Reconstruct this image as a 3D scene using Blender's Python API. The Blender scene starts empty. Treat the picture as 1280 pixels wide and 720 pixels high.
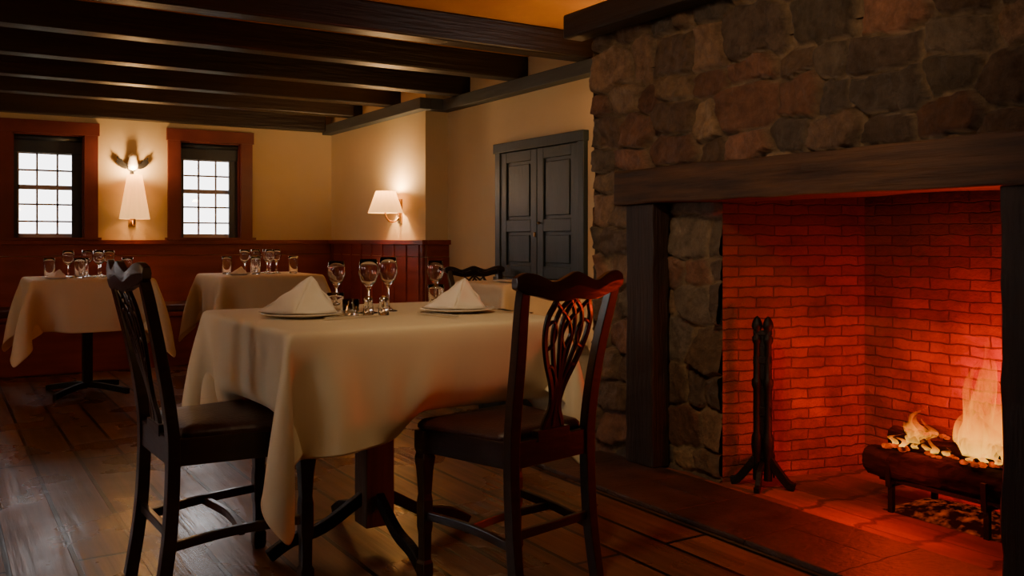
import bpy, math, random
import numpy as np
from mathutils import Vector, Matrix
random.seed(4); rng=np.random.default_rng(7)
S=bpy.context.scene
COL=S.collection

# ------------------------------------------------------------ materials
def nm(name):
    m=bpy.data.materials.new(name); m.use_nodes=True
    nt=m.node_tree; b=nt.nodes['Principled BSDF']
    return m,nt,b
def N(nt,t,**kw):
    n=nt.nodes.new(t)
    for k,v in kw.items():
        if k in n.inputs.keys(): n.inputs[k].default_value=v
        else: setattr(n,k,v)
    return n
def noisy(name,c1,c2,rough=0.5,scale=(8,8,8),nscale=1.0,bump=0.0,bscale=None,metal=0.0,spec=0.5,detail=6,coat=0.0,rvar=0.0,sheen=0.0):
    m,nt,b=nm(name); L=nt.links
    tc=N(nt,'ShaderNodeTexCoord'); mp=N(nt,'ShaderNodeMapping'); mp.inputs['Scale'].default_value=scale
    L.new(tc.outputs['Object'],mp.inputs['Vector'])
    no=N(nt,'ShaderNodeTexNoise',Scale=nscale,Detail=detail); L.new(mp.outputs[0],no.inputs['Vector'])
    cr=N(nt,'ShaderNodeValToRGB'); e=cr.color_ramp.elements
    e[0].position=.3; e[0].color=(*c1,1); e[1].position=.72; e[1].color=(*c2,1)
    L.new(no.outputs['Fac'],cr.inputs[0]); L.new(cr.outputs[0],b.inputs['Base Color'])
    b.inputs['Roughness'].default_value=rough; b.inputs['Metallic'].default_value=metal
    b.inputs['Specular IOR Level'].default_value=spec
    b.inputs['Coat Weight'].default_value=coat; b.inputs['Coat Roughness'].default_value=.15
    b.inputs['Sheen Weight'].default_value=sheen
    if rvar:
        mr=N(nt,'ShaderNodeMapRange'); mr.inputs['To Min'].default_value=rough-rvar; mr.inputs['To Max'].default_value=rough+rvar
        L.new(no.outputs['Fac'],mr.inputs[0]); L.new(mr.outputs[0],b.inputs['Roughness'])
    if bump:
        n2=N(nt,'ShaderNodeTexNoise',Scale=1.0,Detail=5)
        mp2=N(nt,'ShaderNodeMapping'); mp2.inputs['Scale'].default_value=bscale or scale
        L.new(tc.outputs['Object'],mp2.inputs['Vector']); L.new(mp2.outputs[0],n2.inputs['Vector'])
        bp=N(nt,'ShaderNodeBump',Strength=bump,Distance=.01); L.new(n2.outputs['Fac'],bp.inputs['Height']); L.new(bp.outputs[0],b.inputs['Normal'])
    return m
def emis(name,col,st):
    m,nt,b=nm(name); b.inputs['Base Color'].default_value=(*col,1)
    b.inputs['Emission Color'].default_value=(*col,1); b.inputs['Emission Strength'].default_value=st
    return m

M_chair=noisy('chair_mahogany',(.009,.003,.002),(.024,.008,.005),.28,(6,6,40),1,.1,(20,20,120),coat=.3)
M_seat=noisy('seat_leather',(.024,.006,.005),(.045,.012,.008),.42,(12,12,12),1,.25,(90,90,90))
M_beam=noisy('beam_oak',(.006,.004,.003),(.022,.012,.007),.42,(1.2,20,20),1,.5,(3,50,50))
M_beam2=noisy('beam_oak_long',(.008,.005,.003),(.022,.012,.007),.5,(20,1.2,20),1,.5,(50,3,50))
M_plate=noisy('plate_board',(.042,.052,.058),(.085,.10,.105),.6,(10,1.5,10),1,.3,(30,4,30))
M_ceil=noisy('ceiling_plaster',(.60,.26,.05),(.74,.37,.09),.7,(3,3,3),1,.2,(20,20,20))
M_wall=noisy('plaster_cream',(.62,.48,.26),(.70,.56,.33),.75,(1.5,1.5,1.5),1,.15,(25,25,25))
M_red=noisy('wainscot_red',(.16,.020,.012),(.25,.038,.022),.36,(1.5,1.5,14),1,.15,(4,4,60))
M_trimred=noisy('casing_red',(.11,.018,.014),(.17,.034,.024),.45,(5,5,5),1,.1,(40,40,10))
M_slate=noisy('shutter_slate',(.012,.025,.031),(.025,.042,.050),.42,(8,8,3),1,.15,(50,50,10))
M_navy=noisy('sash_navy',(.018,.026,.036),(.03,.042,.055),.45,(8,8,3),1)
M_muntin=noisy('muntin_white',(.44,.39,.40),(.52,.47,.47),.5,(8,8,8),1)
M_iron=noisy('wrought_iron',(.006,.005,.005),(.014,.012,.011),.55,(30,30,30),1,.3,(120,120,120),metal=.5)
M_brass=noisy('aged_brass',(.30,.17,.06),(.42,.26,.10),.35,(30,30,30),1,metal=1.0)
M_lintel=noisy('lintel_timber',(.012,.006,.003),(.105,.050,.020),.6,(30,2.2,30),1,.9,(70,4,70))
M_jamb=noisy('jamb_timber',(.008,.004,.003),(.028,.013,.007),.6,(30,30,2.2),1,.8,(70,70,4))
M_pedw=noisy('pedestal_wood',(.05,.025,.012),(.12,.06,.03),.5,(30,30,3),1,.3,(70,70,6))
M_porc=noisy('porcelain',(.75,.70,.62),(.8,.75,.68),.15,(3,3,3),1)
M_silver=noisy('cutlery_steel',(.6,.6,.6),(.7,.7,.7),.18,(3,3,3),1,metal=1.0)
M_nap=noisy('napkin_linen',(.74,.66,.55),(.80,.73,.62),.8,(9,9,9),1,.12,(400,400,400),sheen=.1)
M_cloth=noisy('table_linen',(.68,.56,.35),(.74,.62,.40),.8,(3,3,3),1,.10,(420,420,420),sheen=.1)
M_bark=noisy('log_bark',(.003,.002,.002),(.035,.020,.014),.95,(30,5,30),1,1.0,(60,9,60),spec=.1)
M_out=noisy('masonry_core',(.05,.05,.05),(.06,.06,.06),.9)
M_leather=noisy('bench_leather',(.05,.010,.007),(.08,.017,.011),.4,(8,8,8),1,.1,(60,60,60))
M_grass=noisy('garden_ground',(.10,.10,.06),(.16,.14,.09),.9,(3,3,3),1)

def glass_mat():
    m,nt,b=nm('clear_glass'); b.inputs['Base Color'].default_value=(1,1,1,1)
    b.inputs['Transmission Weight'].default_value=1; b.inputs['Roughness'].default_value=0.0; b.inputs['IOR'].default_value=1.45
    return m
M_glass=glass_mat()
def pane_mat():
    m,nt,b=nm('window_pane'); L=nt.links
    tr=N(nt,'ShaderNodeBsdfTransparent'); gl=N(nt,'ShaderNodeBsdfGlossy',Roughness=.02); mx=N(nt,'ShaderNodeMixShader',Fac=.06)
    L.new(tr.outputs[0],mx.inputs[1]); L.new(gl.outputs[0],mx.inputs[2]); L.new(mx.outputs[0],nt.nodes['Material Output'].inputs[0])
    return m
M_pane=pane_mat()
def shade_mat():
    m,nt,b=nm('lamp_shade_parchment'); L=nt.links
    tl=N(nt,'ShaderNodeBsdfTranslucent',Color=(.80,.50,.20,1)); em=N(nt,'ShaderNodeEmission',Color=(1,.56,.18,1),Strength=1.1)
    df=N(nt,'ShaderNodeBsdfDiffuse',Color=(.8,.62,.36,1))
    m1=N(nt,'ShaderNodeMixShader',Fac=.88); L.new(tl.outputs[0],m1.inputs[1]); L.new(df.outputs[0],m1.inputs[2])
    ad=N(nt,'ShaderNodeAddShader'); L.new(m1.outputs[0],ad.inputs[0]); L.new(em.outputs[0],ad.inputs[1])
    L.new(ad.outputs[0],nt.nodes['Material Output'].inputs[0]); return m
M_shade=shade_mat()
def floor_mat():
    m,nt,b=nm('floor_planks'); L=nt.links
    tc=N(nt,'ShaderNodeTexCoord'); mp=N(nt,'ShaderNodeMapping'); mp.inputs['Rotation'].default_value=(0,0,math.radians(90))
    L.new(tc.outputs['Object'],mp.inputs['Vector'])
    br=N(nt,'ShaderNodeTexBrick',offset=.37,offset_frequency=2); L.new(mp.outputs[0],br.inputs['Vector'])
    for k,v in {'Color1':(.09,.042,.020,1),'Color2':(.20,.10,.050,1),'Mortar':(.003,.0015,.001,1),'Scale':1.0,'Mortar Size':.009,'Mortar Smooth':.2,'Bias':0.0,'Brick Width':2.3,'Row Height':.185}.items(): br.inputs[k].default_value=v
    mp2=N(nt,'ShaderNodeMapping'); mp2.inputs['Scale'].default_value=(30,1.6,30); L.new(tc.outputs['Object'],mp2.inputs['Vector'])
    no=N(nt,'ShaderNodeTexNoise',Scale=1.0,Detail=8); L.new(mp2.outputs[0],no.inputs['Vector'])
    n3=N(nt,'ShaderNodeTexNoise',Scale=2.2,Detail=5); L.new(tc.outputs['Object'],n3.inputs['Vector'])
    mr=N(nt,'ShaderNodeMapRange'); mr.inputs['From Min'].default_value=.25; mr.inputs['From Max'].default_value=.75; mr.inputs['To Min'].default_value=.45; mr.inputs['To Max'].default_value=1.5
    L.new(no.outputs['Fac'],mr.inputs[0])
    mx=N(nt,'ShaderNodeMix',data_type='RGBA',blend_type='MULTIPLY'); mx.inputs[0].default_value=1
    L.new(br.outputs['Color'],mx.inputs[6]); L.new(mr.outputs[0],mx.inputs[7]); L.new(mx.outputs[2],b.inputs['Base Color'])
    m2=N(nt,'ShaderNodeMapRange'); m2.inputs['From Min'].default_value=.3; m2.inputs['From Max'].default_value=.7; m2.inputs['To Min'].default_value=.20; m2.inputs['To Max'].default_value=.40
    L.new(n3.outputs['Fac'],m2.inputs[0]); L.new(m2.outputs[0],b.inputs['Roughness'])
    su=N(nt,'ShaderNodeMath',operation='MULTIPLY_ADD'); su.inputs[1].default_value=-2.0; L.new(br.outputs['Fac'],su.inputs[0]); L.new(no.outputs['Fac'],su.inputs[2])
    bp=N(nt,'ShaderNodeBump',Strength=.45,Distance=.005); L.new(su.outputs[0],bp.inputs['Height']); L.new(bp.outputs[0],b.inputs['Normal'])
    return m
M_floor=floor_mat()
def brick_mat(name,c1,c2,mo,w,h,uv=True,rough=.8,dark_top=False):
    m,nt,b=nm(name); L=nt.links
    tc=N(nt,'ShaderNodeTexCoord'); br=N(nt,'ShaderNodeTexBrick',offset=.5)
    src=tc.outputs['UV' if uv else 'Object']
    n0=N(nt,'ShaderNodeTexNoise',Scale=14.0,Detail=4); L.new(src,n0.inputs['Vector'])
    sc=N(nt,'ShaderNodeVectorMath',operation='SCALE'); sc.inputs['Scale'].default_value=.022; L.new(n0.outputs['Color'],sc.inputs[0])
    ad=N(nt,'ShaderNodeVectorMath',operation='ADD'); L.new(src,ad.inputs[0]); L.new(sc.outputs[0],ad.inputs[1])
    L.new(ad.outputs[0],br.inputs['Vector'])
    for k,v in {'Color1':(*c1,1),'Color2':(*c2,1),'Mortar':(*mo,1),'Scale':1.0,'Mortar Size':.004,'Mortar Smooth':.8,'Bias':0.0,'Brick Width':w,'Row Height':h}.items(): br.inputs[k].default_value=v
    n2=N(nt,'ShaderNodeTexNoise',Scale=40.0,Detail=8,Roughness=.65); L.new(src,n2.inputs['Vector'])
    n4=N(nt,'ShaderNodeTexNoise',Scale=5.0,Detail=8,Roughness=.65); L.new(src,n4.inputs['Vector'])
    mr=N(nt,'ShaderNodeMapRange'); mr.inputs['From Min'].default_value=.3; mr.inputs['From Max'].default_value=.7; mr.inputs['To Min'].default_value=.35; mr.inputs['To Max'].default_value=1.3
    L.new(n4.outputs['Fac'],mr.inputs[0]); fac=mr.outputs[0]
    if dark_top:  # brick gets darker towards the top, broken up by noise
        sp=N(nt,'ShaderNodeSeparateXYZ'); L.new(src,sp.inputs[0])
        a=N(nt,'ShaderNodeMath',operation='MULTIPLY_ADD'); a.inputs[1].default_value=.5; L.new(n4.outputs['Fac'],a.inputs[0]); L.new(sp.outputs['Y'],a.inputs[2])
        r2=N(nt,'ShaderNodeMapRange'); r2.inputs['From Min'].default_value=.75; r2.inputs['From Max'].default_value=1.45; r2.inputs['To Min'].default_value=1.0; r2.inputs['To Max'].default_value=.22
        L.new(a.outputs[0],r2.inputs[0]); mu=N(nt,'ShaderNodeMath',operation='MULTIPLY'); L.new(fac,mu.inputs[0]); L.new(r2.outputs[0],mu.inputs[1]); fac=mu.outputs[0]
    mx=N(nt,'ShaderNodeMix',data_type='RGBA',blend_type='MULTIPLY'); mx.inputs[0].default_value=1
    L.new(br.outputs['Color'],mx.inputs[6]); L.new(fac,mx.inputs[7]); L.new(mx.outputs[2],b.inputs['Base Color'])
    su=N(nt,'ShaderNodeMath',operation='MULTIPLY_ADD'); su.inputs[1].default_value=-.6; L.new(br.outputs['Fac'],su.inputs[0]); L.new(n2.outputs['Fac'],su.inputs[2])
    bp=N(nt,'ShaderNodeBump',Strength=1.0,Distance=.010); L.new(su.outputs[0],bp.inputs['Height']); L.new(bp.outputs[0],b.inputs['Normal'])
    b.inputs['Roughness'].default_value=rough
    return m
M_brick=brick_mat('firebox_brick',(.32,.085,.045),(.19,.052,.032),(.13,.040,.026),.17,.043,dark_top=True)
M_hearth=brick_mat('hearth_slab_stone',(.085,.042,.03),(.055,.03,.022),(.02,.012,.01),.62,.36,uv=False,rough=.45)
def stone_mat():
    m,nt,b=nm('fieldstone'); L=nt.links
    at=N(nt,'ShaderNodeAttribute',attribute_name='stonecol'); tc=N(nt,'ShaderNodeTexCoord')
    n1=N(nt,'ShaderNodeTexNoise',Scale=16.0,Detail=10,Roughness=.75); L.new(tc.outputs['Object'],n1.inputs['Vector'])
    n2=N(nt,'ShaderNodeTexNoise',Scale=34.0,Detail=10,Roughness=.75); L.new(tc.outputs['Object'],n2.inputs['Vector'])
    mr=N(nt,'ShaderNodeMapRange'); mr.inputs['From Min'].default_value=.3; mr.inputs['From Max'].default_value=.7; mr.inputs['To Min'].default_value=.4; mr.inputs['To Max'].default_value=1.6
    L.new(n1.outputs['Fac'],mr.inputs[0])
    mx=N(nt,'ShaderNodeMix',data_type='RGBA',blend_type='MULTIPLY'); mx.inputs[0].default_value=1
    L.new(at.outputs['Color'],mx.inputs[6]); L.new(mr.outputs[0],mx.inputs[7]); L.new(mx.outputs[2],b.inputs['Base Color'])
    bp=N(nt,'ShaderNodeBump',Strength=1.0,Distance=.024); L.new(n2.outputs['Fac'],bp.inputs['Height']); L.new(bp.outputs[0],b.inputs['Normal'])
    b.inputs['Roughness'].default_value=.5
    return m
M_stone=stone_mat()
def ember_mat(name,st,lo=.50,hi=.72):
    m,nt,b=nm(name); L=nt.links; tc=N(nt,'ShaderNodeTexCoord')
    no=N(nt,'ShaderNodeTexNoise',Scale=24.0,Detail=5); L.new(tc.outputs['Object'],no.inputs['Vector'])
    cr=N(nt,'ShaderNodeValToRGB'); e=cr.color_ramp.elements
    e[0].position=lo; e[0].color=(.02,.001,0,1); e[1].position=hi; e[1].color=(1,.09,.002,1)
    L.new(no.outputs['Fac'],cr.inputs[0])
    em=N(nt,'ShaderNodeEmission',Strength=st); L.new(cr.outputs[0],em.inputs[0])
    df=N(nt,'ShaderNodeBsdfDiffuse',Color=(.012,.009,.008,1)); ad=N(nt,'ShaderNodeAddShader')
    L.new(df.outputs[0],ad.inputs[0]); L.new(em.outputs[0],ad.inputs[1]); L.new(ad.outputs[0],nt.nodes['Material Output'].inputs[0])
    return m
M_ember=ember_mat('embers',.42,.46,.74)
M_coal=ember_mat('coals',1.0,.38,.62)
def flame_mat():
    m,nt,b=nm('flame'); L=nt.links; at=N(nt,'ShaderNodeAttribute',attribute_name='ft')
    cr=N(nt,'ShaderNodeValToRGB'); e=cr.color_ramp.elements
    e[0].position=0; e[0].color=(1,.46,.05,1); e[1].position=1; e[1].color=(.28,.018,.0,1)
    x=e.new(.32); x.color=(.85,.24,.012,1)
    x=e.new(.65); x.color=(.55,.08,.002,1)
    L.new(at.outputs['Fac'],cr.inputs[0])
    em=N(nt,'ShaderNodeEmission',Strength=2.5); L.new(cr.outputs[0],em.inputs[0])
    tr=N(nt,'ShaderNodeBsdfTransparent'); mx=N(nt,'ShaderNodeMixShader')
    tc=N(nt,'ShaderNodeTexCoord'); mp=N(nt,'ShaderNodeMapping'); mp.inputs['Scale'].default_value=(22,22,7); L.new(tc.outputs['Object'],mp.inputs['Vector'])
    no=N(nt,'ShaderNodeTexNoise',Scale=1.0,Detail=3); L.new(mp.outputs[0],no.inputs['Vector'])
    a1=N(nt,'ShaderNodeMath',operation='MULTIPLY_ADD'); a1.inputs[1].default_value=-.60; a1.inputs[2].default_value=.34; L.new(at.outputs['Fac'],a1.inputs[0])
    a2=N(nt,'ShaderNodeMath',operation='ADD',use_clamp=True); L.new(a1.outputs[0],a2.inputs[0])
    a3=N(nt,'ShaderNodeMath',operation='MULTIPLY_ADD'); a3.inputs[1].default_value=1.8; a3.inputs[2].default_value=-.74; L.new(no.outputs['Fac'],a3.inputs[0]); L.new(a3.outputs[0],a2.inputs[1])
    L.new(a2.outputs[0],mx.inputs[0]); L.new(tr.outputs[0],mx.inputs[1]); L.new(em.outputs[0],mx.inputs[2])
    L.new(mx.outputs[0],nt.nodes['Material Output'].inputs[0]); return m
M_flame=flame_mat()

# ------------------------------------------------------------ mesh builder
class MB:
    def __init__(s): s.v=[]; s.f=[]; s.m=[]; s.s=[]
    def add(s,vs,fs,mat=0,smooth=False):
        o=len(s.v); s.v+= [tuple(map(float,p)) for p in vs]
        for f in fs: s.f.append([o+i for i in f]); s.m.append(mat); s.s.append(smooth)
    def bx(s,x0,x1,y0,y1,z0,z1,mat=0):
        s.add([(x0,y0,z0),(x1,y0,z0),(x1,y1,z0),(x0,y1,z0),(x0,y0,z1),(x1,y0,z1),(x1,y1,z1),(x0,y1,z1)],
              [(0,3,2,1),(4,5,6,7),(0,1,5,4),(1,2,6,5),(2,3,7,6),(3,0,4,7)],mat)
    def rings(s,rs,mat=0,smooth=False,cap=True):
        k=len(rs[0]); vs=[p for r in rs for p in r]; fs=[]
        for i in range(len(rs)-1):
            for j in range(k):
                a=i*k+j; b=i*k+(j+1)%k; fs.append((a,b,b+k,a+k))
        if cap: fs.append(tuple(range(k))[::-1]); fs.append(tuple((len(rs)-1)*k+j for j in range(k)))
        s.add(vs,fs,mat,smooth)
    def sweep(s,path,w,h,nrm=(0,1,0),mat=0):
        P=[Vector(p) for p in path]; n=len(P); rs=[]
        ws=w if isinstance(w,(list,tuple)) else [w]*n; hs=h if isinstance(h,(list,tuple)) else [h]*n
        for i in range(n):
            t=(P[min(i+1,n-1)]-P[max(i-1,0)]).normalized(); nn=Vector(nrm); nn=(nn-t*nn.dot(t)).normalized(); sd=t.cross(nn)
            a=sd*ws[min(i,len(ws)-1)]/2; b=nn*hs[min(i,len(hs)-1)]/2
            rs.append([P[i]-a-b,P[i]+a-b,P[i]+a+b,P[i]-a+b])
        s.rings(rs,mat)
    def tube(s,path,r,n=10,mat=0,cap=True):
        P=[Vector(p) for p in path]; k=len(P); R=r if isinstance(r,(list,tuple)) else [r]*k; rs=[]; up=None
        for i in range(k):
            t=(P[min(i+1,k-1)]-P[max(i-1,0)]).normalized()
            if up is None: up=t.orthogonal().normalized()
            up=(up-t*up.dot(t)).normalized(); q=t.cross(up)
            rs.append([P[i]+(up*math.cos(2*math.pi*j/n)+q*math.sin(2*math.pi*j/n))*R[i] for j in range(n)])
        s.rings(rs,mat,True,cap)
    def lathe(s,prof,c=(0,0,0),n=24,mat=0,cap=False):
        rs=[[(c[0]+r*math.cos(2*math.pi*j/n),c[1]+r*math.sin(2*math.pi*j/n),c[2]+z) for j in range(n)] for r,z in prof]
        s.rings(rs,mat,True,cap)
    def mesh(s,name,mats):
        me=bpy.data.meshes.new(name); me.from_pydata(s.v,[],s.f)
        for m in mats: me.materials.append(m)
        me.polygons.foreach_set('material_index',s.m); me.polygons.foreach_set('use_smooth',s.s); me.update(); return me
    def obj(s,name,mats,loc=(0,0,0),rz=0,bev=0,scale=None):
        o=bpy.data.objects.new(name,s.mesh(name,mats)); COL.objects.link(o); o.location=loc; o.rotation_euler[2]=rz
        if scale: o.scale=scale
        if bev:
            b=o.modifiers.new('bevel','BEVEL'); b.width=bev; b.segments=2; b.limit_method='ANGLE'; b.angle_limit=math.radians(40)
        return o
def inst(o,loc,rz=0,scale=None):
    n=bpy.data.objects.new(o.name.split('.')[0],o.data); COL.objects.link(n); n.location=loc; n.rotation_euler[2]=rz
    if scale: n.scale=scale
    for m in o.modifiers:
        k=n.modifiers.new(m.name,m.type)
        for a in ('width','segments','limit_method','angle_limit','thickness','levels','render_levels','offset'):
            if hasattr(m,a):
                try: setattr(k,a,getattr(m,a))
                except Exception: pass
    return n
def smooth_pts(pts,k=6):
    P=[Vector(p) for p in pts]; out=[]
    for i in range(len(P)-1):
        p0=P[max(i-1,0)];p1=P[i];p2=P[i+1];p3=P[min(i+2,len(P)-1)]
        for j in range(k):
            t=j/k; out.append(.5*((2*p1)+(p2-p0)*t+(2*p0-5*p1+4*p2-p3)*t*t+(3*p1-p0-3*p2+p3)*t**3))
    out.append(P[-1]); return out

# ------------------------------------------------------------ room shell
UL=-2.6; VB=-1.6; VW=8.10; UR=3.29; UJ=3.10; VJ=6.17; CF=2.635; CV=3.46; ZC=2.20; ZB=2.05
def wall_x(name,y0,y1,x0,x1,z1,holes,mat):
    b=MB(); xs=x0
    for (a,c,d,e) in sorted(holes):
        b.bx(xs,a,y0,y1,0,z1); b.bx(a,c,y0,y1,0,d); b.bx(a,c,y0,y1,e,z1); xs=c
    b.bx(xs,x1,y0,y1,0,z1); return b.obj(name,[mat])
def wall_y(name,x0,x1,y0,y1,z1,holes,mat):
    b=MB(); ys=y0
    for (a,c,d,e) in sorted(holes):
        b.bx(x0,x1,ys,a,0,z1); b.bx(x0,x1,a,c,0,d); b.bx(x0,x1,a,c,e,z1); ys=c
    b.bx(x0,x1,ys,y1,0,z1); return b.obj(name,[mat])
b=MB(); b.bx(UL-.2,3.6,VB-.2,VW+.25,-.1,0); b.obj('floor',[M_floor])
b=MB(); b.bx(UL-.2,3.6,VB-.2,VW+.25,ZC,ZC+.1); b.obj('ceiling',[M_ceil])
W1=(.50,1.01,1.0,1.84); W2=(1.75,2.26,1.0,1.84); W0=(-1.3,-.79,1.0,1.84)
wall_x('wall_back',VW,VW+.25,UL-.2,3.6,ZC,[W0,W1,W2],M_wall)
LW=[(1.0,1.9,.85,1.8),(3.6,4.5,.85,1.8)]
wall_y('wall_left',UL-.2,UL,VB-.2,VW,ZC,LW,M_wall)
wall_x('wall_front',VB-.2,VB,UL,3.6,ZC,[],M_wall)
wall_y('wall_right',UR,3.6,CV,VJ,ZC,[],M_wall)
wall_y('wall_right_bump',UJ,3.6,VJ,VW,ZC,[],M_wall)

def window(name,w):
    x0,x1,z0,z1=w; b=MB(); c=.10; y=VW
    b.bx(x0-c,x0,y-.03,y,z0-.0,z1+c,0); b.bx(x1,x1+c,y-.03,y,z0,z1+c,0); b.bx(x0-c-.01,x1+c+.01,y-.04,y,z1,z1+c,0)
    b.bx(x0-c-.02,x1+c+.02,y-.07,y+.0,z0+.001,z0+.02,0)
    b.bx(x0,x0+.012,y,y+.2,z0,z1,0); b.bx(x1-.012,x1,y,y+.2,z0,z1,0); b.bx(x0,x1,y,y+.2,z1-.012,z1,0); b.bx(x0,x1,y,y+.2,z0,z0+.012,0)
    b.bx(x1-.085,x1-.012,y+.045,y+.07,z0+.012,z1-.012,1); b.bx(x0+.012,x0+.04,y+.045,y+.07,z0+.012,z1-.012,1)
    b.bx(x0+.012,x1-.012,y+.03,y+.045,z1-.15,z1-.012,1)
    b.tube([(x0+.015,y+.03,z1-.035),(x1-.015,y+.03,z1-.035)],.022,10,1)
    a0=x0+.035; a1=x1-.035; s0=z0+.012; s1=z1-.012; ys=y+.10
    for (p,q,r,t) in ((a0-.025,a0+.02,s0,s1),(a1-.02,a1+.025,s0,s1),(a0,a1,s0,s0+.04),(a0,a1,s1-.04,s1),(a0,a1,(s0+s1)/2-.018,(s0+s1)/2+.018)):
        b.bx(p,q,ys,ys+.035,r,t,2)
    for i in (1,2):
        x=a0+(a1-a0)*i/3; b.bx(x-.007,x+.007,ys+.008,ys+.028,s0,s1,2)
    for i in (1,2,4,5):
        z=s0+(s1-s0)*i/6; b.bx(a0,a1,ys+.008,ys+.028,z-.007,z+.007,2)
    b.bx(a0,a1,ys+.016,ys+.019,s0,s1,3)
    return b.obj(name,[M_trimred,M_navy,M_muntin,M_pane])
window('window_1',W1); window('window_2',W2); window('window_3',W0)
for i,(a,c,d,e) in enumerate(LW):
    b=MB(); x=UL
    b.bx(x,x+.03,a-.1,a,d,e+.1,0); b.bx(x,x+.03,c,c+.1,d,e+.1,0); b.bx(x,x+.04,a-.1,c+.1,e,e+.1,0); b.bx(x,x+.07,a-.12,c+.12,d-.03,d,0)
    for k in range(4):
        y=a+(c-a)*k/3; b.bx(x-.12,x-.09,y-.012,y+.012,d,e,1)
    for k in range(5):
        z=d+(e-d)*k/4; b.bx(x-.12,x-.09,a,c,z-.012,z+.012,1)
    b.bx(x-.107,x-.104,a,c,d,e,2)
    b.obj('window_%d'%(4+i),[M_trimred,M_muntin,M_pane])
b=MB(); b.bx(-14,16,8.45,26,-.5,-.3); b.bx(-14,-3,-8,8.4,-.5,-.3); b.obj('garden_ground',[M_grass])

# wainscot + rails
T=.025
def wains_x(b,x0,x1,y):
    for k,(z0,z1) in enumerate(((.10,.47),(.474,.87),(.874,.965))): b.bx(x0,x1,y-T+(.004 if k==2 else 0),y,z0,z1)
    b.bx(x0,x1,y-T-.012,y,0,.10)
def wains_y(b,y0,y1,x,sgn=-1):
    for k,(z0,z1) in enumerate(((.10,.47),(.474,.87),(.874,.965))): b.bx(min(x,x+sgn*T),max(x,x+sgn*T),y0,y1,z0,z1)
    b.bx(min(x,x+sgn*(T+.012)),max(x,x+sgn*(T+.012)),y0,y1,0,.10)
b=MB(); wains_x(b,UL,UJ,VW); b.bx(UL,UJ,VW-.05,VW,.965,1.0); b.obj('trim_1',[M_red],bev=.003)
b=MB(); wains_y(b,VJ,VW-.05,UJ); b.bx(UJ-.05,UJ,VJ-.05,VW-.05,.965,1.0)
for i in range(9): y=VJ+.05+i*.22; b.bx(UJ-T-.008,UJ-T,y,y+.03,.1,.965)
b.obj('trim_2',[M_red],bev=.003)
b=MB(); wains_x(b,UJ+.001,UR,VJ); b.bx(UJ+.001,UR,VJ-.05,VJ,.965,1.0); b.obj('trim_3',[M_red],bev=.003)
b=MB(); wains_y(b,VB,VW-.05,UL,1); b.obj('trim_4',[M_red],bev=.003)
b=MB(); b.bx(UR-.09,UR,CV+.03,VJ-.09,1.965,ZB-.001); b.bx(UJ-.09,UJ,VJ-.09,VW,1.965,ZB-.001); b.bx(UJ,UR,VJ-.09,VJ,1.965,ZB-.001)
b.obj('trim_5',[M_plate],bev=.004)
b=MB(); b.bx(UR-.04,UR,CV+.04,VJ,0,.12); b.obj('baseboard_right',[M_red],bev=.004)
for v in [-1.11,-.34,.43,1.20,1.97,2.74]+[4.28+.77*k for k in range(0,5)]:
    b=MB(); xe=UR if v<VJ else UJ
    if v<CV+.1: xe=CF-.02
    b.bx(UL,xe,v,v+.13,ZB,ZC); b.obj('ceiling_beam',[M_beam],bev=.01)
b=MB(); b.bx(UL,UJ-.09,VW-.10,VW,1.985,ZC); b.obj('ceiling_beam',[M_beam],bev=.01)
b=MB(); b.bx(CF-.16,CF-.045,VB,CV+.05,1.935,2.049); b.obj('chimney_girt',[M_beam2],bev=.012)

# bench along back wall
b=MB(); b.bx(UL+.05,UJ-.06,7.58,7.62,0,.40,0); b.bx(UL+.05,UJ-.06,7.54,8.04,.40,.435,0)
for k in range(5):
    x0=UL+.08+k*1.11; b.bx(x0,x0+1.09,7.56,8.02,.435,.49,1)
b.obj('banquette_bench',[M_red,M_leather],bev=.012)

# double door cupboard on right wall
b=MB(); x=UR-.001; v0,v1,z0,z1=4.40,5.42,.70,1.655; c=.065
b.bx(x-.035,x,v0,v0+c,z0,z1,0); b.bx(x-.035,x,v1-c,v1,z0,z1,0); b.bx(x-.045,x,v0-.01,v1+.01,z1-c,z1,0); b.bx(x-.045,x,v0-.01,v1+.01,z0,z0+.05,0)
mid=(v0+v1)/2
for (a,e) in ((v0+c+.003,mid-.003),(mid+.003,v1-c-.003)):
    zz0=z0+.053; zz1=z1-c-.003; st=.07
    b.bx(x-.014,x,a,e,zz0,zz1,0)
    b.bx(x-.028,x-.012,a,a+st,zz0,zz1); b.bx(x-.028,x-.012,e-st,e,zz0,zz1)
    for (p,q) in ((zz0,zz0+.08),(zz0+.30,zz0+.38),(zz1-.07,zz1)): b.bx(x-.028,x-.012,a+st,e-st,p,q)
    for (p,q) in ((zz0+.08,zz0+.30),(zz0+.38,zz1-.07)):
        g=.022; b.bx(x-.024,x-.012,a+st+g,e-st-g,p+g,q-g)
b.bx(x-.036,x-.026,mid+.012,mid+.03,1.02,1.05,1)
b.lathe([(.0,0),(.012,.004),(.012,.012),(0,.018)],(x-.04,mid-.04,1.1),10,1)
b.obj('door_1',[M_slate,M_brass],bev=.004)

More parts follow.
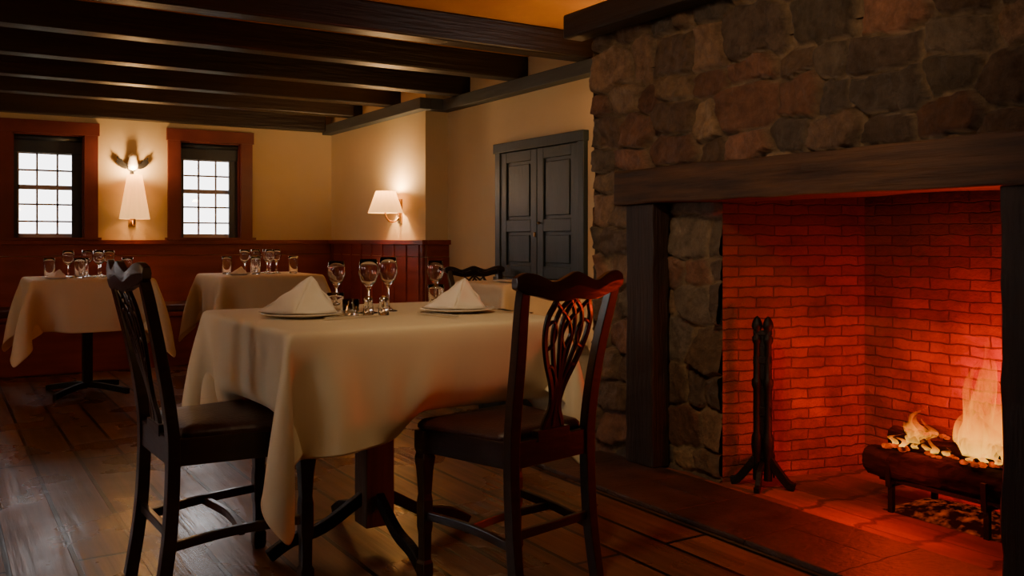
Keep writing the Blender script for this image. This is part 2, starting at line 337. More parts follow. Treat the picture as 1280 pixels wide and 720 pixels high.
# ------------------------------------------------------------ stone chimney
STC=[(.20,.125,.075),(.14,.09,.055),(.27,.18,.10),(.18,.09,.052),(.11,.078,.055),(.23,.145,.085),(.15,.115,.078),(.20,.10,.060),(.12,.095,.072)]
def vnoise(a,b,f,r):
    G=r.uniform(-1,1,(256,256)); x=(a+7.3)*f; y=(b+3.1)*f; xi=np.floor(x).astype(int); yi=np.floor(y).astype(int); u=x-xi; v=y-yi
    u=u*u*(3-2*u); v=v*v*(3-2*v); g=lambda i,j:G[i%256,j%256]
    return (g(xi,yi)*(1-u)+g(xi+1,yi)*u)*(1-v)+(g(xi,yi+1)*(1-u)+g(xi+1,yi+1)*u)*v
def stone_panel(name,org,a1,a2,nr,L1,L2,hole=None,step=.01,seed=1,depth=.055,parent=None):
    r=np.random.default_rng(seed); n1=int(L1/step)+1; n2=int(L2/step)+1
    A=np.linspace(0,L1,n1); B=np.linspace(0,L2,n2); a,bb=np.meshgrid(A,B,indexing='ij')
    seeds=[]; z=-.1
    while z<L2+.2:
        h=r.uniform(.10,.20); x=-.2+r.uniform(0,.15)
        while x<L1+.2:
            w=r.uniform(.10,.33); seeds.append((x+w/2,z+h/2+r.uniform(-.035,.035),1/max(w,.12),1/h)); x+=w
        z+=h
    sd=np.array(seeds)
    wa=a+.016*vnoise(a,bb,9,r)+.007*vnoise(a,bb,30,r); wb=bb+.016*vnoise(a,bb,9,r)+.007*vnoise(a,bb,30,r)
    f1=np.full(a.shape,9.);f2=f1.copy();idx=np.zeros(a.shape,int)
    for k,(sx,sz,iw,ih) in enumerate(sd):
        dx=np.abs(wa-sx)*iw; dz=np.abs(wb-sz)*ih
        d=(dx**2.3+dz**2.3)**(1/2.3)
        m=d<f1; f2=np.where(m,f1,np.minimum(f2,d)); idx=np.where(m,k,idx); f1=np.where(m,d,f1)
    e=np.clip((f2-f1-.075)/.085,0,1); prof=1-(1-e)**2.4
    hoff=r.uniform(.4,1.0,len(sd))[idx]; tiltx=r.uniform(-.16,.16,len(sd))[idx]; tiltz=r.uniform(-.22,.22,len(sd))[idx]
    fa=np.maximum(vnoise(a,bb,11,r),vnoise(a,bb,13,r))*.14+vnoise(a,bb,34,r)*.11+vnoise(a,bb,60,r)*.06
    disp=depth*prof*(hoff+fa)+prof*(tiltx*(wa-sd[idx,0])+tiltz*(wb-sd[idx,1]))+.003*vnoise(a,bb,50,r)
    C=np.array(STC); ci=r.integers(0,len(C),len(sd)); vv=r.uniform(.6,1.35,len(sd))
    col=C[ci][idx]*vv[idx][...,None]; mort=np.array((.23,.165,.095)); k=np.clip(e*3.0,0,1)[...,None]; col=mort*(1-k)+col*k
    o=np.array(org); P=o+a[...,None]*np.array(a1)+bb[...,None]*np.array(a2)+disp[...,None]*np.array(nr)
    ids=np.arange(n1*n2).reshape(n1,n2)
    q=np.stack([ids[:-1,:-1],ids[1:,:-1],ids[1:,1:],ids[:-1,1:]],-1).reshape(-1,4)
    if hole:
        ca=(a[:-1,:-1]+a[1:,1:])/2; cb=(bb[:-1,:-1]+bb[1:,1:])/2
        keep=~((ca>hole[0])&(ca<hole[1])&(cb>hole[2])&(cb<hole[3])); q=q[keep.reshape(-1)]
    if np.dot(np.cross(a1,a2),nr)<0: q=q[:,::-1]
    me=bpy.data.meshes.new(name); me.from_pydata(P.reshape(-1,3).tolist(),[],q.tolist()); me.materials.append(M_stone)
    ca=me.color_attributes.new('stonecol','FLOAT_COLOR','POINT')
    ca.data.foreach_set('color',np.concatenate([col.reshape(-1,3),np.ones((n1*n2,1))],1).ravel())
    me.polygons.foreach_set('use_smooth',[True]*len(q)); me.update()
    ob=bpy.data.objects.new(name,me); COL.objects.link(ob)
    if parent: ob.parent=parent
    return ob
chim=bpy.data.objects.new('stone_fireplace',None); COL.objects.link(chim)
stone_panel('stone_face',(CF+.02,CV,0),(0,-1,0),(0,0,1),(-1,0,0),CV-VB-.02,2.05,hole=(CV-3.19,CV-1.32,-1,1.27),seed=21,parent=chim,step=.0085)
stone_panel('stone_return',(CF,CV,0),(1,0,0),(0,0,1),(0,1,0),UR-CF,2.05,seed=5,parent=chim,step=.014,depth=.03)
stone_panel('stone_cheek_left',(CF+.085,3.04,0),(0,-1,0),(0,0,1),(-1,0,0),.32,1.3,seed=8,parent=chim,depth=.03,step=.0085)
plan=[(2.715,2.72),(3.40,2.56),(3.40,1.60),(2.72,1.47)]
vs=[];fs=[];uv=[];s=0
for i in range(len(plan)-1):
    p=plan[i];q=plan[i+1];l=math.dist(p,q);o=len(vs)
    vs+=[(*p,0),(*q,0),(*q,1.75),(*p,1.75)]; fs.append((o,o+1,o+2,o+3)); uv+=[(s,0),(s+l,0),(s+l,1.75),(s,1.75)]; s+=l
o=len(vs); vs+=[(2.64,1.4,.012),(3.45,1.4,.012),(3.45,3.1,.012),(2.64,3.1,.012)]; fs.append((o,o+1,o+2,o+3)); uv+=[(0,0),(.8,0),(.8,.3),(0,.3)]
o=len(vs); vs+=[(2.64,1.4,1.75),(3.45,1.4,1.75),(3.45,3.1,1.75),(2.64,3.1,1.75)]; fs.append((o,o+1,o+2,o+3)); uv+=[(0,2),(1,2),(1,2.8),(0,2.8)]
me=bpy.data.meshes.new('firebox'); me.from_pydata(vs,[],fs); me.materials.append(M_brick); ul=me.uv_layers.new(name='UVMap')
for li,l in enumerate(me.loops): ul.data[li].uv=uv[l.vertex_index]
fb=bpy.data.objects.new('firebox',me); COL.objects.link(fb); fb.parent=chim
b=MB(); b.bx(CF+.09,2.76,2.76,3.20,0,1.3); b.bx(CF+.06,2.72,1.31,1.465,0,1.3); b.bx(3.45,3.6,VB,CV-.02,0,2.05); b.bx(CF+.07,3.5,2.0,CV-.03,1.76,2.04)
ob=b.obj('chimney_core',[M_out]); ob.parent=chim
def timber(b,x0,x1,y0,y1,z0,z1,ax,n=16,amp=.004):
    rs=[]; L0,L1=((y0,y1) if ax==1 else (z0,z1))
    for i in range(n+1):
        t=L0+(L1-L0)*i/n; j=lambda:random.uniform(-amp,amp)
        if ax==1: rs.append([(x0+j(),t,z0+j()),(x1,t,z0+j()),(x1,t,z1+j()),(x0+j(),t,z1+j())])
        else: rs.append([(x0+j(),y0+j(),t),(x1,y0+j(),t),(x1,y1+j(),t),(x0+j(),y1+j(),t)])
    b.rings(rs)
b=MB(); timber(b,CF-.055,CF+.20,1.15,3.26,1.157,1.31,1); lt=b.obj('lintel_beam',[M_lintel],bev=.008); lt.parent=chim
b=MB(); timber(b,CF-.035,CF+.06,3.02,3.20,.02,1.157,2); timber(b,CF-.035,CF+.06,1.31,1.50,.02,1.157,2); jt=b.obj('jamb_posts',[M_jamb],bev=.006); jt.parent=chim
b=MB(); b.bx(2.24,2.66,.9,3.42,0,.02); ob=b.obj('hearth_slab',[M_hearth],bev=.006); ob.parent=chim

# wrought-iron andiron at the left inside the firebox
b=MB()
for s in (-1,1):
    y=s*.024
    b.lathe([(0,.72),(.012,.712),(.022,.69),(.024,.675),(.014,.655),(.014,.64),(.022,.63),(.022,.615),(.015,.60),(.017,.46),(.024,.45),(.024,.43),(.017,.41),(.017,.23),(.024,.21),(.026,.17),(.018,.12),(.018,.03)],(0,y,0),14)
b.bx(-.012,.012,-.04,.04,.30,.34); b.bx(-.012,.012,-.04,.04,.52,.55); b.bx(-.012,.012,-.04,.04,.64,.66); b.bx(-.006,.006,-.02,.02,.12,.64)
for s in (-1,1):
    b.sweep(smooth_pts([(0,s*.03,.12),(0,s*.07,.07),(0,s*.11,.025),(0,s*.14,.014)]),.034,.028,(1,0,0))
b.sweep([(0,0,.12),(.14,0,.12),(.19,0,.09),(.20,0,.0)],.026,.026,(0,1,0)); b.sweep(smooth_pts([(0,0,.10),(-.06,0,.07),(-.09,0,.02),(-.12,0,.012)]),.026,.024,(0,1,0))
b.obj('andiron',[M_iron],(2.80,2.585,.012),math.radians(30),.003,(.9,.9,.95))
# grate + logs
b=MB()
for v in (1.74,2.10):
    b.sweep([(2.92,v,.20),(2.92,v,.115),(3.22,v,.115),(3.22,v,.20)],.018,.018,(0,1,0)); b.sweep([(2.94,v,.115),(2.94,v,.012)],.018,.018,(0,1,0)); b.sweep([(3.2,v,.115),(3.2,v,.012)],.018,.018,(0,1,0))
for k in range(5): b.sweep([(2.96+k*.06,1.66,.125),(2.96+k*.06,2.16,.125)],.014,.014,(1,0,0))
b.obj('fire_grate',[M_iron])
b=MB()
def log(p,q,r,k=26):
    P=Vector(p);Q=Vector(q); ph=random.uniform(0,6); n=16; rs=[]; d=(Q-P).normalized(); up=Vector((0,0,1)); sd=d.cross(up).normalized(); up=sd.cross(d)
    rid=[random.uniform(-.09,.09) for _ in range(n)]
    for i in range(k+1):
        c=P.lerp(Q,i/k)+up*.006*math.sin(ph+i*.4)+sd*.005*math.cos(ph+i*.5)
        rs.append([c+(sd*math.cos(2*math.pi*j/n)+up*math.sin(2*math.pi*j/n))*r*(1+rid[j]+random.uniform(-.05,.05)) for j in range(n)])
    b.rings(rs,0,False,True)
log((2.985,1.60,.19),(2.965,2.20,.185),.055); log((3.12,1.64,.19),(3.14,2.17,.19),.058); log((3.05,1.66,.262),(3.04,2.16,.255),.042); log((3.14,1.74,.285),(3.12,2.08,.28),.034)
b.obj('firewood_log',[M_bark])
g=40; vs=[];fs=[]
for i in range(g+1):
    for j in range(g+1):
        x=i/g;y=j/g; vs.append((2.94+.30*x,1.64+.50*y,.014+.035*math.sin(math.pi*x)**.7*math.sin(math.pi*y)**.7*random.uniform(.8,1.1)))
for i in range(g):
    for j in range(g): a=i*(g+1)+j; fs.append((a,a+g+1,a+g+2,a+1))
b=MB(); b.add(vs,fs,0,True); b.obj('ember_bed',[M_ember])
b=MB()
for k in range(70):
    cy=random.uniform(1.66,2.14); r=random.uniform(.007,.013)
    if k%2: cx=2.985+random.uniform(-.03,.03); zz=.244
    else: cx=3.045+random.uniform(-.022,.022); zz=.300
    n=7; rs=[]
    for t in range(5):
        a=math.pi*t/4; rs.append([(cx+r*math.sin(a)*math.cos(2*math.pi*j/n)*random.uniform(.8,1.2)+.0001*j,cy+1.4*r*math.sin(a)*math.sin(2*math.pi*j/n)*random.uniform(.8,1.2),zz+r*.8*math.cos(a)) for j in range(n)])
    b.rings(rs,0,False,False)
b.obj('glowing_coals',[M_coal])
def flame(b,ft,x,y,z,h,r,ph,lean=0.0):
    n=14;k=24;rs=[]
    for i in range(k+1):
        t=i/k; rr=r*(math.sin(math.pi*min(1,(t*.84+.16))**.7))**.9*(1-.45*t)+.0008
        if t>.999: rr=.0008
        cx=x+.03*math.sin(ph+t*5)*t; cy=y+.035*math.sin(ph*1.7+t*6)*t+lean*t
        rs.append([(cx+rr*math.cos(2*math.pi*j/n)*(1+.22*math.sin(3*2*math.pi*j/n+ph+t*6)),cy+rr*math.sin(2*math.pi*j/n)*(1+.22*math.sin(2*2*math.pi*j/n+ph+t*7)),z+h*t) for j in range(n)])
        ft+= [t]*n
    b.rings(rs,0,True,False)
b=MB(); ft=[]
F=[(3.05,1.83,.47,.044,.3),(3.06,1.79,.36,.040,1.2),(3.07,1.87,.33,.040,2.2),(3.05,1.75,.25,.036,3.1),(3.02,1.84,.29,.044,4.0),(3.03,1.81,.23,.056,.7),(3.04,1.87,.18,.050,2.7),(3.0,1.82,.20,.048,1.4),(3.03,1.78,.31,.032,2.0),
   (3.03,2.05,.11,.028,1.9),(3.03,2.08,.14,.025,2.9),(3.03,2.02,.09,.024,.9),(3.02,2.06,.08,.036,.2),(3.0,1.70,.12,.028,.5),(3.02,1.77,.15,.036,1.5)]
for (x,y,h,r,ph) in F: flame(b,ft,x,y,.265,h,r,ph,-.02)
for k in range(12): flame(b,ft,2.97+.05*random.random(),1.66+.042*k,.25,random.uniform(.03,.06),.013,k*1.3)
fl=b.obj('fire_flames',[M_flame]); at=fl.data.attributes.new('ft','FLOAT','POINT'); at.data.foreach_set('value',ft)

# ------------------------------------------------------------ dining chair (faces +y)
def chair_mb():
    b=MB()
    by=lambda z: -.195-.095*max(0,(z-.45)/.48)**1.35
    for s in (-1,1):
        pts=smooth_pts([(s*.185,-.235,0),(s*.18,-.205,.2),(s*.178,-.195,.42),(s*.18,by(.55),.55),(s*.188,by(.7),.7),(s*.205,by(.84),.84),(s*.212,by(.91),.905)],5)
        n=len(pts); b.sweep(pts,[.034+.010*math.sin(math.pi*i/n) for i in range(n)],[.038-.010*i/n for i in range(n)])
        x=s*.215; y=.19
        def sq(w,z): return [(x-w,y-w,z),(x+w,y-w,z),(x+w,y+w,z),(x-w,y+w,z)]
        b.rings([sq(.017,0),sq(.021,.015),sq(.021,.05),sq(.016,.06),sq(.017,.14),sq(.020,.16),sq(.020,.24),sq(.017,.26),sq(.021,.33),sq(.026,.37),sq(.022,.385),sq(.026,.40),sq(.026,.455)])
        b.sweep([(s*.18,-.195,.425),(s*.215,.19,.425)],.024,.075,(0,0,1)); b.sweep(smooth_pts([(s*.18,-.20,.17),(s*.19,-.02,.19),(s*.215,.19,.195)]),.018,.026,(0,0,1))
    b.sweep([(-.215,.19,.425),(.215,.19,.425)],.024,.075,(0,0,1)); b.sweep([(-.18,-.195,.425),(.18,-.195,.425)],.024,.075,(0,0,1))
    b.sweep(smooth_pts([(-.195,.0,.185),(0,.02,.185),(.195,.0,.185)]),.018,.024,(0,0,1)); b.sweep([(-.18,-.20,.20),(.18,-.20,.20)],.018,.026,(0,0,1))
    rs=[]
    for (k,z) in ((.97,.455),(1.02,.462),(1.02,.474),(.97,.484),(.85,.490),(.6,.495),(.25,.497)):
        r=[]
        for (cx,cy,a0) in ((-.235,.215,180),(.235,.215,90),(.185,-.165,0),(-.185,-.165,-90)):
            for j in range(4):
                a=math.radians(a0-90*j/3); sx=1 if cx>0 else -1; sy=1 if cy>0 else -1
                r.append(((cx-sx*.03+.03*math.cos(a))*k,(cy-sy*.03+.03*math.sin(a)-.02)*k+.02,z))
        rs.append(r)
    b.rings(rs,1,True)
    xs=np.linspace(-.25,.25,49); tx=[-.25,-.225,-.17,-.10,-.05,0,.05,.10,.17,.225,.25]
    tp=[.926,.944,.938,.912,.928,.946,.928,.912,.938,.944,.926]; bt=[.902,.884,.876,.860,.860,.866,.860,.860,.876,.884,.902]
    def interp(x,v):
        s=0
        for k in range(-3,4): s+=np.interp(x+k*.006,tx,v)
        return s/7
    rs=[]
    for x in xs:
        t=interp(x,tp);q=interp(x,bt);y=by(.90)-.022*(1-(x/.25)**2)
        rs.append([(x,y-.012,q),(x,y+.012,q),(x,y+.014,(t+q)/2),(x,y+.010,t),(x,y-.010,t),(x,y-.014,(t+q)/2)])
    b.rings(rs,0,False)
    def rib(pts,w=.013,t=.012):
        p=smooth_pts([(x,by(z)-.022*((z-.45)/.45),z) for x,z in pts],5); b.sweep(p,w,t)
    for s in (-1,1):
        rib([(s*.045,.47),(s*.040,.50),(s*.018,.55),(s*.030,.61),(s*.068,.68),(s*.096,.75),(s*.100,.81),(s*.080,.85),(s*.070,.885)],.018)
        rib([(s*.012,.55),(s*.016,.62),(s*.044,.70),(s*.064,.77),(s*.050,.83),(s*.0,.87)],.013)
        rib([(s*.004,.55),(s*.006,.64),(s*.020,.72),(s*.030,.79),(s*.010,.84),(-s*.03,.88)],.012)
        rib([(s*.098,.79),(s*.070,.80),(s*.050,.77),(s*.06,.73),(s*.085,.72)],.010)
        rib([(s*.08,.86),(s*.045,.835),(s*.0,.80),(-s*.02,.76),(0,.72)],.010)
        rib([(s*.062,.67),(s*.040,.665),(s*.016,.63),(0,.60)],.011)
        b.sweep(smooth_pts([(s*.03,by(.9)-.008,.905),(s*.08,by(.9)-.006,.892),(s*.14,by(.9)-.002,.905),(s*.19,by(.9)+.002,.915)],4),.012,.040,(0,1,0))
    rib([(0,.47),(0,.60),(0,.72)],.015)
    b.sweep([(0,by(.47),.462),(0,by(.50),.50),(0,by(.55)-.005,.555),(0,by(.57)-.006,.575)],[.11,.085,.04,.045],.013)
    b.bx(-.075,.075,by(.47)-.014,by(.47)+.014,.452,.485)
    return b
CH=chair_mb()
CR=(1.440,2.315); CRa=math.radians(12)
CLp=(.72,2.77); CLa=math.radians(-88)
ch=CH.obj('dining_chair',[M_chair,M_seat],(*CR,0),CRa,.003,(.87,.87,.97))
inst(ch,(*CLp,0),CLa,(.95,.94,1.0))
inst(ch,(3.0,5.02,0),math.radians(178),(.88,.88,.88))

# ------------------------------------------------------------ tables + cloth
def table(name,u0,u1,v0,v1,wood=True):
    b=MB(); cx=(u0+u1)/2; cy=(v0+v1)/2
    b.bx(u0+.012,u1-.012,v0+.012,v1-.012,.712,.742,0)
    w=.05 if wood else .03
    b.bx(cx-w,cx+w,cy-w,cy+w,.06,.69,0 if wood else 1)
    b.bx(cx-.16,cx+.16,cy-.16,cy+.16,.69,.712,1)
    r=(u1-u0)*.40
    for a in range(4):
        an=math.radians(90*a+(0 if wood else 45)); d=Vector((math.cos(an),math.sin(an),0)); nrm=(-d.y,d.x,0)
        P=[Vector((cx,cy,z))+d*q for q,z in ((.03,.16),(.08,.13),(.18,.075),(r*.8,.05),(r,.012))] if wood else [Vector((cx,cy,z))+d*q for q,z in ((0,.05),(.1,.045),(r,.02),(r,.012))]
        b.sweep(smooth_pts(P,4),.038,.028,nrm,1)
    return b.obj(name,[M_pedw,M_iron],bev=.004)
def cloth_sim(u0,u1,v0,v1,over,n,boxes=(),steps=260,iters=14,seed=0,top=.752):
    r=np.random.default_rng(seed)
    ov=over if isinstance(over,tuple) else (over,)*4
    X=np.linspace(u0-ov[0],u1+ov[1],n); Y=np.linspace(v0-ov[2],v1+ov[3],n)
    for arr,edges in ((X,(u0,u1)),(Y,(v0,v1))):
        for ed in edges: arr[np.abs(arr-ed).argmin()]=ed
    gx,gy=np.meshgrid(X,Y,indexing='ij')
    P=np.stack([gx,gy,np.full_like(gx,top)],-1).reshape(-1,3); 
    pin=((P[:,0]>u0-.001)&(P[:,0]<u1+.001)&(P[:,1]>v0-.001)&(P[:,1]<v1+.001))
    P0=P.copy()
    ph=r.uniform(0,6,4); amp=.008*np.sin(P[:,0]*16+ph[0])*np.cos(P[:,1]*14+ph[1])
    P[:,2]+=np.where(pin,0,amp)
    w=np.where(pin,0.,1.); G=[]
    ii,jj=np.meshgrid(np.arange(n),np.arange(n),indexing='ij')
    for di,dj,st in ((1,0,1),(0,1,1),(1,1,.30),(1,-1,.30),(2,0,.12),(0,2,.12),(4,0,.05),(0,4,.05)):
        ok=(ii+di<n)&(jj+dj<n)&(jj+dj>=0)
        for par in (0,1):
            c=((ii//di)%2 if di else (jj//dj)%2)==par
            m=ok&c; a=(ii*n+jj)[m]; q=((ii+di)*n+jj+dj)[m]
            L=np.linalg.norm(P0[a]-P0[q],axis=1); keep=(w[a]+w[q])>0
            if max(abs(di),abs(dj))>1: keep&=(w[a]>0)&(w[q]>0)
            a=a[keep];q=q[keep];L=L[keep]
            G.append((a,q,L,st,w[a],w[q]))
    V=np.zeros_like(P); dt=1/50; e=.003
    def collide(P):
        x,y,z=P[:,0],P[:,1],P[:,2]
        c=np.stack([x-(u0-e),(u1+e)-x,y-(v0-e),(v1+e)-y,(top)-z],1)
        ins=(c>0).all(1)&(~pin)&(z>top-.06); k=c.argmin(1)
        for ax,(d,sg) in enumerate(((0,-1),(0,1),(1,-1),(1,1),(2,1))):
            m=ins&(k==ax); P[m,d]+=sg*c[m,ax]
        for (cx,cy,an,hx,hy,z0,z1) in boxes:
            ca,sa=math.cos(an),math.sin(an); dx=P[:,0]-cx; dy=P[:,1]-cy; lx=ca*dx+sa*dy; ly=-sa*dx+ca*dy
            c=np.stack([hx+lx,hx-lx,hy+ly,hy-ly,z1-P[:,2]],1); ins=(c>0).all(1)&(P[:,2]>z0); k=c.argmin(1)
            for ax in range(5):
                m=ins&(k==ax)
                if not m.any(): continue
                if ax==4: P[m,2]+=c[m,4]; continue
                lv=((-1,0),(1,0),(0,-1),(0,1))[ax]; P[m,0]+=(ca*lv[0]-sa*lv[1])*c[m,ax]; P[m,1]+=(sa*lv[0]+ca*lv[1])*c[m,ax]
        P[:,2]=np.maximum(P[:,2],.01)
    for s in range(steps):
        V[:,2]-=9.8*dt; V*=.97; V[pin]=0
        Q=P+V*dt
        for _ in range(iters):
            for (a,q,L,st,wa,wq) in G:
                d=Q[q]-Q[a]; l=np.sqrt((d*d).sum(1))+1e-9; c=(st*(l-L)/l/(wa+wq))[:,None]*d
                Q[a]+=c*wa[:,None]; Q[q]-=c*wq[:,None]
            collide(Q)
        V=(Q-P)/dt; P=Q
    G3=P.reshape(n,n,3); pm=pin.reshape(n,n)[...,None]
    A=G3.copy(); A[1:-1,1:-1]=(G3[1:-1,1:-1]*4+G3[:-2,1:-1]+G3[2:,1:-1]+G3[1:-1,:-2]+G3[1:-1,2:])/8; G3=np.where(pm,G3,A)
    P=G3.reshape(-1,3); collide(P)
    return P,n
def cloth_obj(name,P,n,loc=(0,0,0)):
    f=[(i*n+j,(i+1)*n+j,(i+1)*n+j+1,i*n+j+1) for i in range(n-1) for j in range(n-1)]
    me=bpy.data.meshes.new(name); me.from_pydata(P.tolist(),[],f); me.materials.append(M_cloth); me.polygons.foreach_set('use_smooth',[True]*len(f)); me.update()
    o=bpy.data.objects.new(name,me); COL.objects.link(o); o.location=loc
    k=o.modifiers.new('sub','SUBSURF'); k.levels=1; k.render_levels=2
    k=o.modifiers.new('sol','SOLIDIFY'); k.thickness=.003; k.offset=1
    return o
TU0,TU1,TV0,TV1=.79,1.68,2.37,3.30
table('dining_table',TU0,TU1,TV0,TV1)
P,n=cloth_sim(TU0,TU1,TV0,TV1,(.31,.22,.32,.30),64,boxes=[(CR[0],CR[1]+0,CRa,.225,.21,.36,.495),(CLp[0],CLp[1],CLa,.24,.225,.36,.508)],seed=3)
cloth_obj('tablecloth',P,n)
h=.36
P2,n2=cloth_sim(-h,h,-h,h,.32,40,steps=200,iters=10,seed=5)
BT=[(.845,6.62),(1.985,6.62)]
c2=None
for (x,y) in BT:
    table('dining_table',x-h,x+h,y-h,y+h,False)
    if c2 is None: c2=cloth_obj('tablecloth',P2,n2,(x,y,0))
    else: inst(c2,(x,y,0),math.radians(90))
table('dining_table',2.90-.28,2.90+.28,4.55-.28,4.55+.28,False)
inst(c2,(2.90,4.55,0.0),math.radians(180),(.78,.78,1))

# ------------------------------------------------------------ tableware
ZT=.756
def wine(hh=.175,rb=.032,bowl=.090):
    b=MB(); s=hh-bowl
    out=[(0,0),(.031,0),(.032,.002),(.02,.005),(.006,.012),(.0042,.03),(.004,s-.01),(.009,s),(.023,s+.016),(rb,s+.042),(rb-.001,s+.065),(rb-.005,hh)]
    inn=[(rb-.0065,hh),(rb-.0025,s+.065),(rb-.0015,s+.042),(.0215,s+.018),(.006,s+.004),(0,s+.003)]
    b.lathe(out+inn,(0,0,0),28); return b
wg=wine().obj('wine_glass',[M_glass],(1.225,2.86,ZT),0,0,(1.05,1.05,1.03))
def tumbler():
    b=MB(); b.lathe([(0,0),(.028,0),(.033,.09),(.034,.11),(.032,.11),(.030,.09),(.025,.012),(0,.011)],(0,0,0),24); return b
inst(wg,(1.205,3.10,ZT),0,(1,1,.97)); inst(wg,(1.60,3.10,ZT),0,(.98,.98,.95)); inst(wg,(1.315,2.90,ZT),0,(1.0,1.0,1.06))
tg=tumbler().obj('water_glass',[M_glass],(1.14,2.94,ZT),0,0,(.85,.85,.6)); inst(tg,(1.54,2.98,ZT),0,(.9,.9,.75))
b=MB(); b.lathe([(0,0),(.026,0),(.028,.05),(.026,.05),(.0245,.008),(0,.008)],(0,0,0),20,0); b.lathe([(0,.009),(.02,.009),(.02,.028),(0,.028)],(0,0,0),16,1)
b.obj('votive_candle',[M_glass,M_porc],(1.15,2.83,ZT))
b=MB(); b.lathe([(0,0),(.018,0),(.016,.03),(.012,.045)],(0,0,0),14,0); b.lathe([(.014,.043),(.014,.055),(.006,.062),(0,.062)],(0,0,0),14,1)
sk=b.obj('salt_shaker',[M_glass,M_silver],(1.19,2.78,ZT)); 
ps=bpy.data.objects.new('pepper_shaker',sk.data); COL.objects.link(ps); ps.location=(1.235,2.76,ZT)
def plate():
    b=MB(); b.lathe([(0,.0),(.07,.0),(.085,.004),(.125,.012),(.127,.014),(.124,.015),(.085,.008),(.07,.004),(0,.004)],(0,0,0),40); return b
pl=plate().obj('dinner_plate',[M_porc],(.985,2.83,ZT)); inst(pl,(1.50,2.745,ZT))
def napkin():
    b=MB()
    A=Vector((.03,0,.125)); Fp=Vector((.0,-.10,.012))
    def tri(p,q,r,bul):
        k=10; idx={}; vs=[]; fs=[]; nn=(q-p).cross(r-p).normalized()
        for i in range(k+1):
            for j in range(k+1-i):
                a=i/k; c=j/k; g=1-a-c; idx[i,j]=len(vs); vs.append(p*g+q*a+r*c+nn*bul*27*a*c*g+nn*.003*math.sin(14*a+9*c))
        for i in range(k):
            for j in range(k-i):
                fs.append((idx[i,j],idx[i+1,j],idx[i,j+1]))
                if i+j<k-1: fs.append((idx[i+1,j],idx[i+1,j+1],idx[i,j+1]))
        b.add(vs,fs,0,True)
    Lp=Vector((-.135,-.01,.010)); Rp=Vector((.115,-.02,.010)); B1=Vector((-.05,.085,.010)); B2=Vector((.09,.07,.010))
    tri(A,Lp,Fp,.008); tri(A,Fp,Rp,-.006); tri(A,B1,Lp,.006); tri(A,Rp,B2,.006)
    A2=A+Vector((-.008,.004,-.012)); tri(A2,Lp+Vector((.02,.02,0)),Fp+Vector((-.01,.02,0)),.004); tri(A2,Fp+Vector((.0,.02,0)),Rp+Vector((-.01,.02,0)),.004)
    tri(A,B2,B1,.004)
    return b
na=napkin().obj('folded_napkin',[M_nap],(.985,2.83,ZT+.006),math.radians(-32)); k=na.modifiers.new('sol','SOLIDIFY'); k.thickness=.003
inst(na,(1.50,2.745,ZT+.006),math.radians(-36),(.85,.85,.88))
def cutlery(kind):
    b=MB()
    if kind=='k': b.sweep([(0,-.10,.004),(0,0,.005),(0,.02,.004),(0,.09,.003),(0,.11,.003)],[.012,.010,.015,.017,.004],[.005,.005,.003,.002,.002],(0,0,1))
    else:
        b.sweep([(0,-.09,.004),(0,0,.006),(0,.03,.004),(0,.045,.004)],[.012,.006,.014,.020],.003,(0,0,1))
        for i in range(4): x=-.0085+i*.0057; b.sweep([(x,.043,.004),(x,.085,.007)],.003,.002,(0,0,1))
    return b
kn=cutlery('k').obj('table_knife',[M_silver],(1.10,2.70,ZT+.002),math.radians(-75)); inst(kn,(1.36,2.62,ZT+.002),math.radians(10))
fk=cutlery('f').obj('table_fork',[M_silver],(.99,2.99,ZT+.002),math.radians(-82)); inst(fk,(1.64,2.60,ZT+.002),math.radians(5))
for (x,y) in BT:
    for (dx,dy,t) in ((-.12,-.05,'w'),(-.02,.04,'t'),(.06,-.06,'w'),(.14,.05,'w'),(-.22,.05,'t'),(.24,-.04,'t'),(.10,.14,'w'),(-.06,-.12,'t'),(.02,.16,'w')):
        if t=='w': inst(wg,(x+dx,y+dy,ZT),0,(1.15,1.15,1.0))
        else: inst(tg,(x+dx,y+dy,ZT),0,(1.05,1.05,1.15))
    inst(pl,(x-.2,y-.2,ZT),0,(.7,.7,1)); inst(na,(x-.2,y-.2,ZT+.004),math.radians(-30),(.5,.5,.45))
inst(pl,(2.8,4.5,ZT),0,(.8,.8,1))

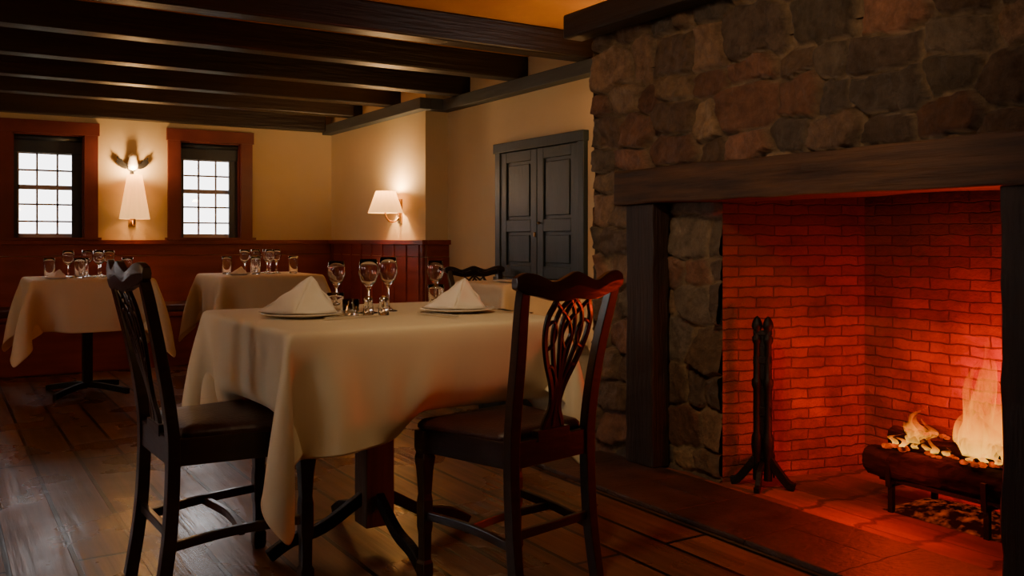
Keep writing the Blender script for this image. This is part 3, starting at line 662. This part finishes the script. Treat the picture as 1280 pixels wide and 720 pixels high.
# ------------------------------------------------------------ sconces
M_bulb=emis('candle_bulb',(1,.6,.25),12)
def sconce(name,loc,rz,rt,rb,sh,zb,orn):
    b=MB(); d=-.13
    b.bx(-.028,.028,-.014,0,-.09,.10,0); b.bx(-.018,.018,-.022,-.012,-.07,.08,0)
    b.tube(smooth_pts([(0,-.015,-.04),(0,-.05,-.075),(0,-.10,-.07),(0,d,-.03),(0,d,.02)]),.007,10,0)
    b.lathe([(0,.01),(.03,.015),(.032,.022),(.012,.028),(.012,.08),(0,.082)],(0,d,0),16,0)
    b.lathe([(0,.08),(.009,.08),(.010,.10),(.004,.13),(0,.135)],(0,d,0),12,2)
    n=60; rs=[]
    for t in np.linspace(0,1,8):
        r=rb+(rt-rb)*t
        rs.append([(r*(1+.03*math.cos(15*2*math.pi*j/n))*math.cos(2*math.pi*j/n),d+r*(1+.03*math.cos(15*2*math.pi*j/n))*math.sin(2*math.pi*j/n),zb+sh*t) for j in range(n)])
    b.rings(rs,1,True,False)
    if orn:
        zt=zb+sh+.04; b.bx(-.015,.015,-.012,0,.08,zt+.05,3)
        for s in (-1,1):
            b.sweep(smooth_pts([(0,-.02,zt),(s*.04,-.03,zt+.03),(s*.085,-.03,zt+.05),(s*.12,-.03,zt+.11)]),[.03]*7+[.045]*6+[.05]*3+[.012]*3,.014,(0,1,0),3)
        b.lathe([(0,0),(.035,.01),(.045,.05),(.03,.10),(.035,.12),(.0,.15)],(0,-.04,zt),14,4)
        b.tube(smooth_pts([(0,-.02,zt),(0,-.07,zt-.06),(0,d,-.0+zb+sh)]),.005,8,3)
    return b.obj(name,[M_brass,M_shade,M_bulb,M_iron,M_porc],loc,rz)
sconce('added_sconce',(1.37,VW,1.20),0,.055,.115,.36,-.03,True)
sconce('added_sconce',(UJ,6.60,1.22),math.radians(-90),.075,.135,.17,-.01,False)
sconce('added_sconce',(UL,2.75,1.35),math.radians(90),.075,.135,.17,-.01,False)  # unseen sconce, added to send warm light along the beams
sconce('added_sconce',(UL,5.3,1.35),math.radians(90),.075,.135,.17,-.01,False)  # second added sconce out of view, for the ceiling strips
sconce('added_sconce',(1.2,VB,1.35),math.radians(180),.075,.135,.17,-.01,False)  # added sconce behind the camera, warms the room
sconce('added_sconce',(2.97,CV+.045,1.35),math.radians(180),.075,.135,.17,-.01,False)  # added sconce hidden by the chimney, brightens ceiling and cupboard wall

def light(t,name,loc,e,col,**kw):
    l=bpy.data.lights.new(name,t); l.energy=e; l.color=col
    for k,v in kw.items(): setattr(l,k,v)
    o=bpy.data.objects.new(name,l); COL.objects.link(o); o.location=loc; return o
WARM=(1,.60,.27)
light('POINT','sconce_light',(1.37,VW-.13,1.53),17,WARM,shadow_soft_size=.03)
light('POINT','sconce_light_low',(1.37,VW-.13,1.24),2,WARM,shadow_soft_size=.03)
light('POINT','sconce_light_side',(UJ-.13,6.60,1.37),24,WARM,shadow_soft_size=.03)
light('POINT','added_light_left',(UL+.13,2.75,1.51),22,WARM,shadow_soft_size=.04)  # added fill out of view on the left, warms the ceiling
light('POINT','added_light_left_far',(UL+.13,5.3,1.51),22,WARM,shadow_soft_size=.04)  # added fill further along the left wall, also unseen
light('POINT','added_light_rear',(1.2,VB+.13,1.51),8,WARM,shadow_soft_size=.04)  # added warm fill from behind the camera
light('POINT','added_light_return',(2.97,CV+.175,1.51),12,(1,.54,.20),shadow_soft_size=.04)  # added light hidden behind the chimney, turns the ceiling amber
light('POINT','fire_light',(3.08,1.90,.46),27,(1,.040,.009),shadow_soft_size=.07)
light('POINT','fire_light_low',(2.78,2.0,.24),3.5,(1,.045,.010),shadow_soft_size=.05)
o=light('SPOT','fill_spot',(.9,1.7,2.04),44,(1,.70,.38),shadow_soft_size=.08,spot_size=math.radians(78),spot_blend=.9)  # added warm fill for the table, no fixture modelled
o.rotation_euler=Vector((.75,.9,-1.3)).to_track_quat('-Z','Y').to_euler()
o=light('SPOT','fill_spot_hearth',(1.1,1.6,2.04),46,(1,.62,.34),shadow_soft_size=.05,spot_size=math.radians(80),spot_blend=.8)  # added fill that brightens the stone chimney, no fixture modelled
o.rotation_euler=Vector((1.5,.9,-.50)).to_track_quat('-Z','Y').to_euler()

w=bpy.data.worlds.new('World'); S.world=w; w.use_nodes=True
bg=w.node_tree.nodes['Background']; bg.inputs[0].default_value=(1,.97,.97,1); bg.inputs[1].default_value=6.5

cd=bpy.data.cameras.new('camera'); cd.lens=1150/1280*36; cd.sensor_width=36; cd.shift_y=-60/1280; cd.clip_start=.05
co=bpy.data.objects.new('camera',cd); COL.objects.link(co); co.location=(0,0,1.0); co.rotation_euler=(math.radians(90),0,math.radians(-32.05)); S.camera=co
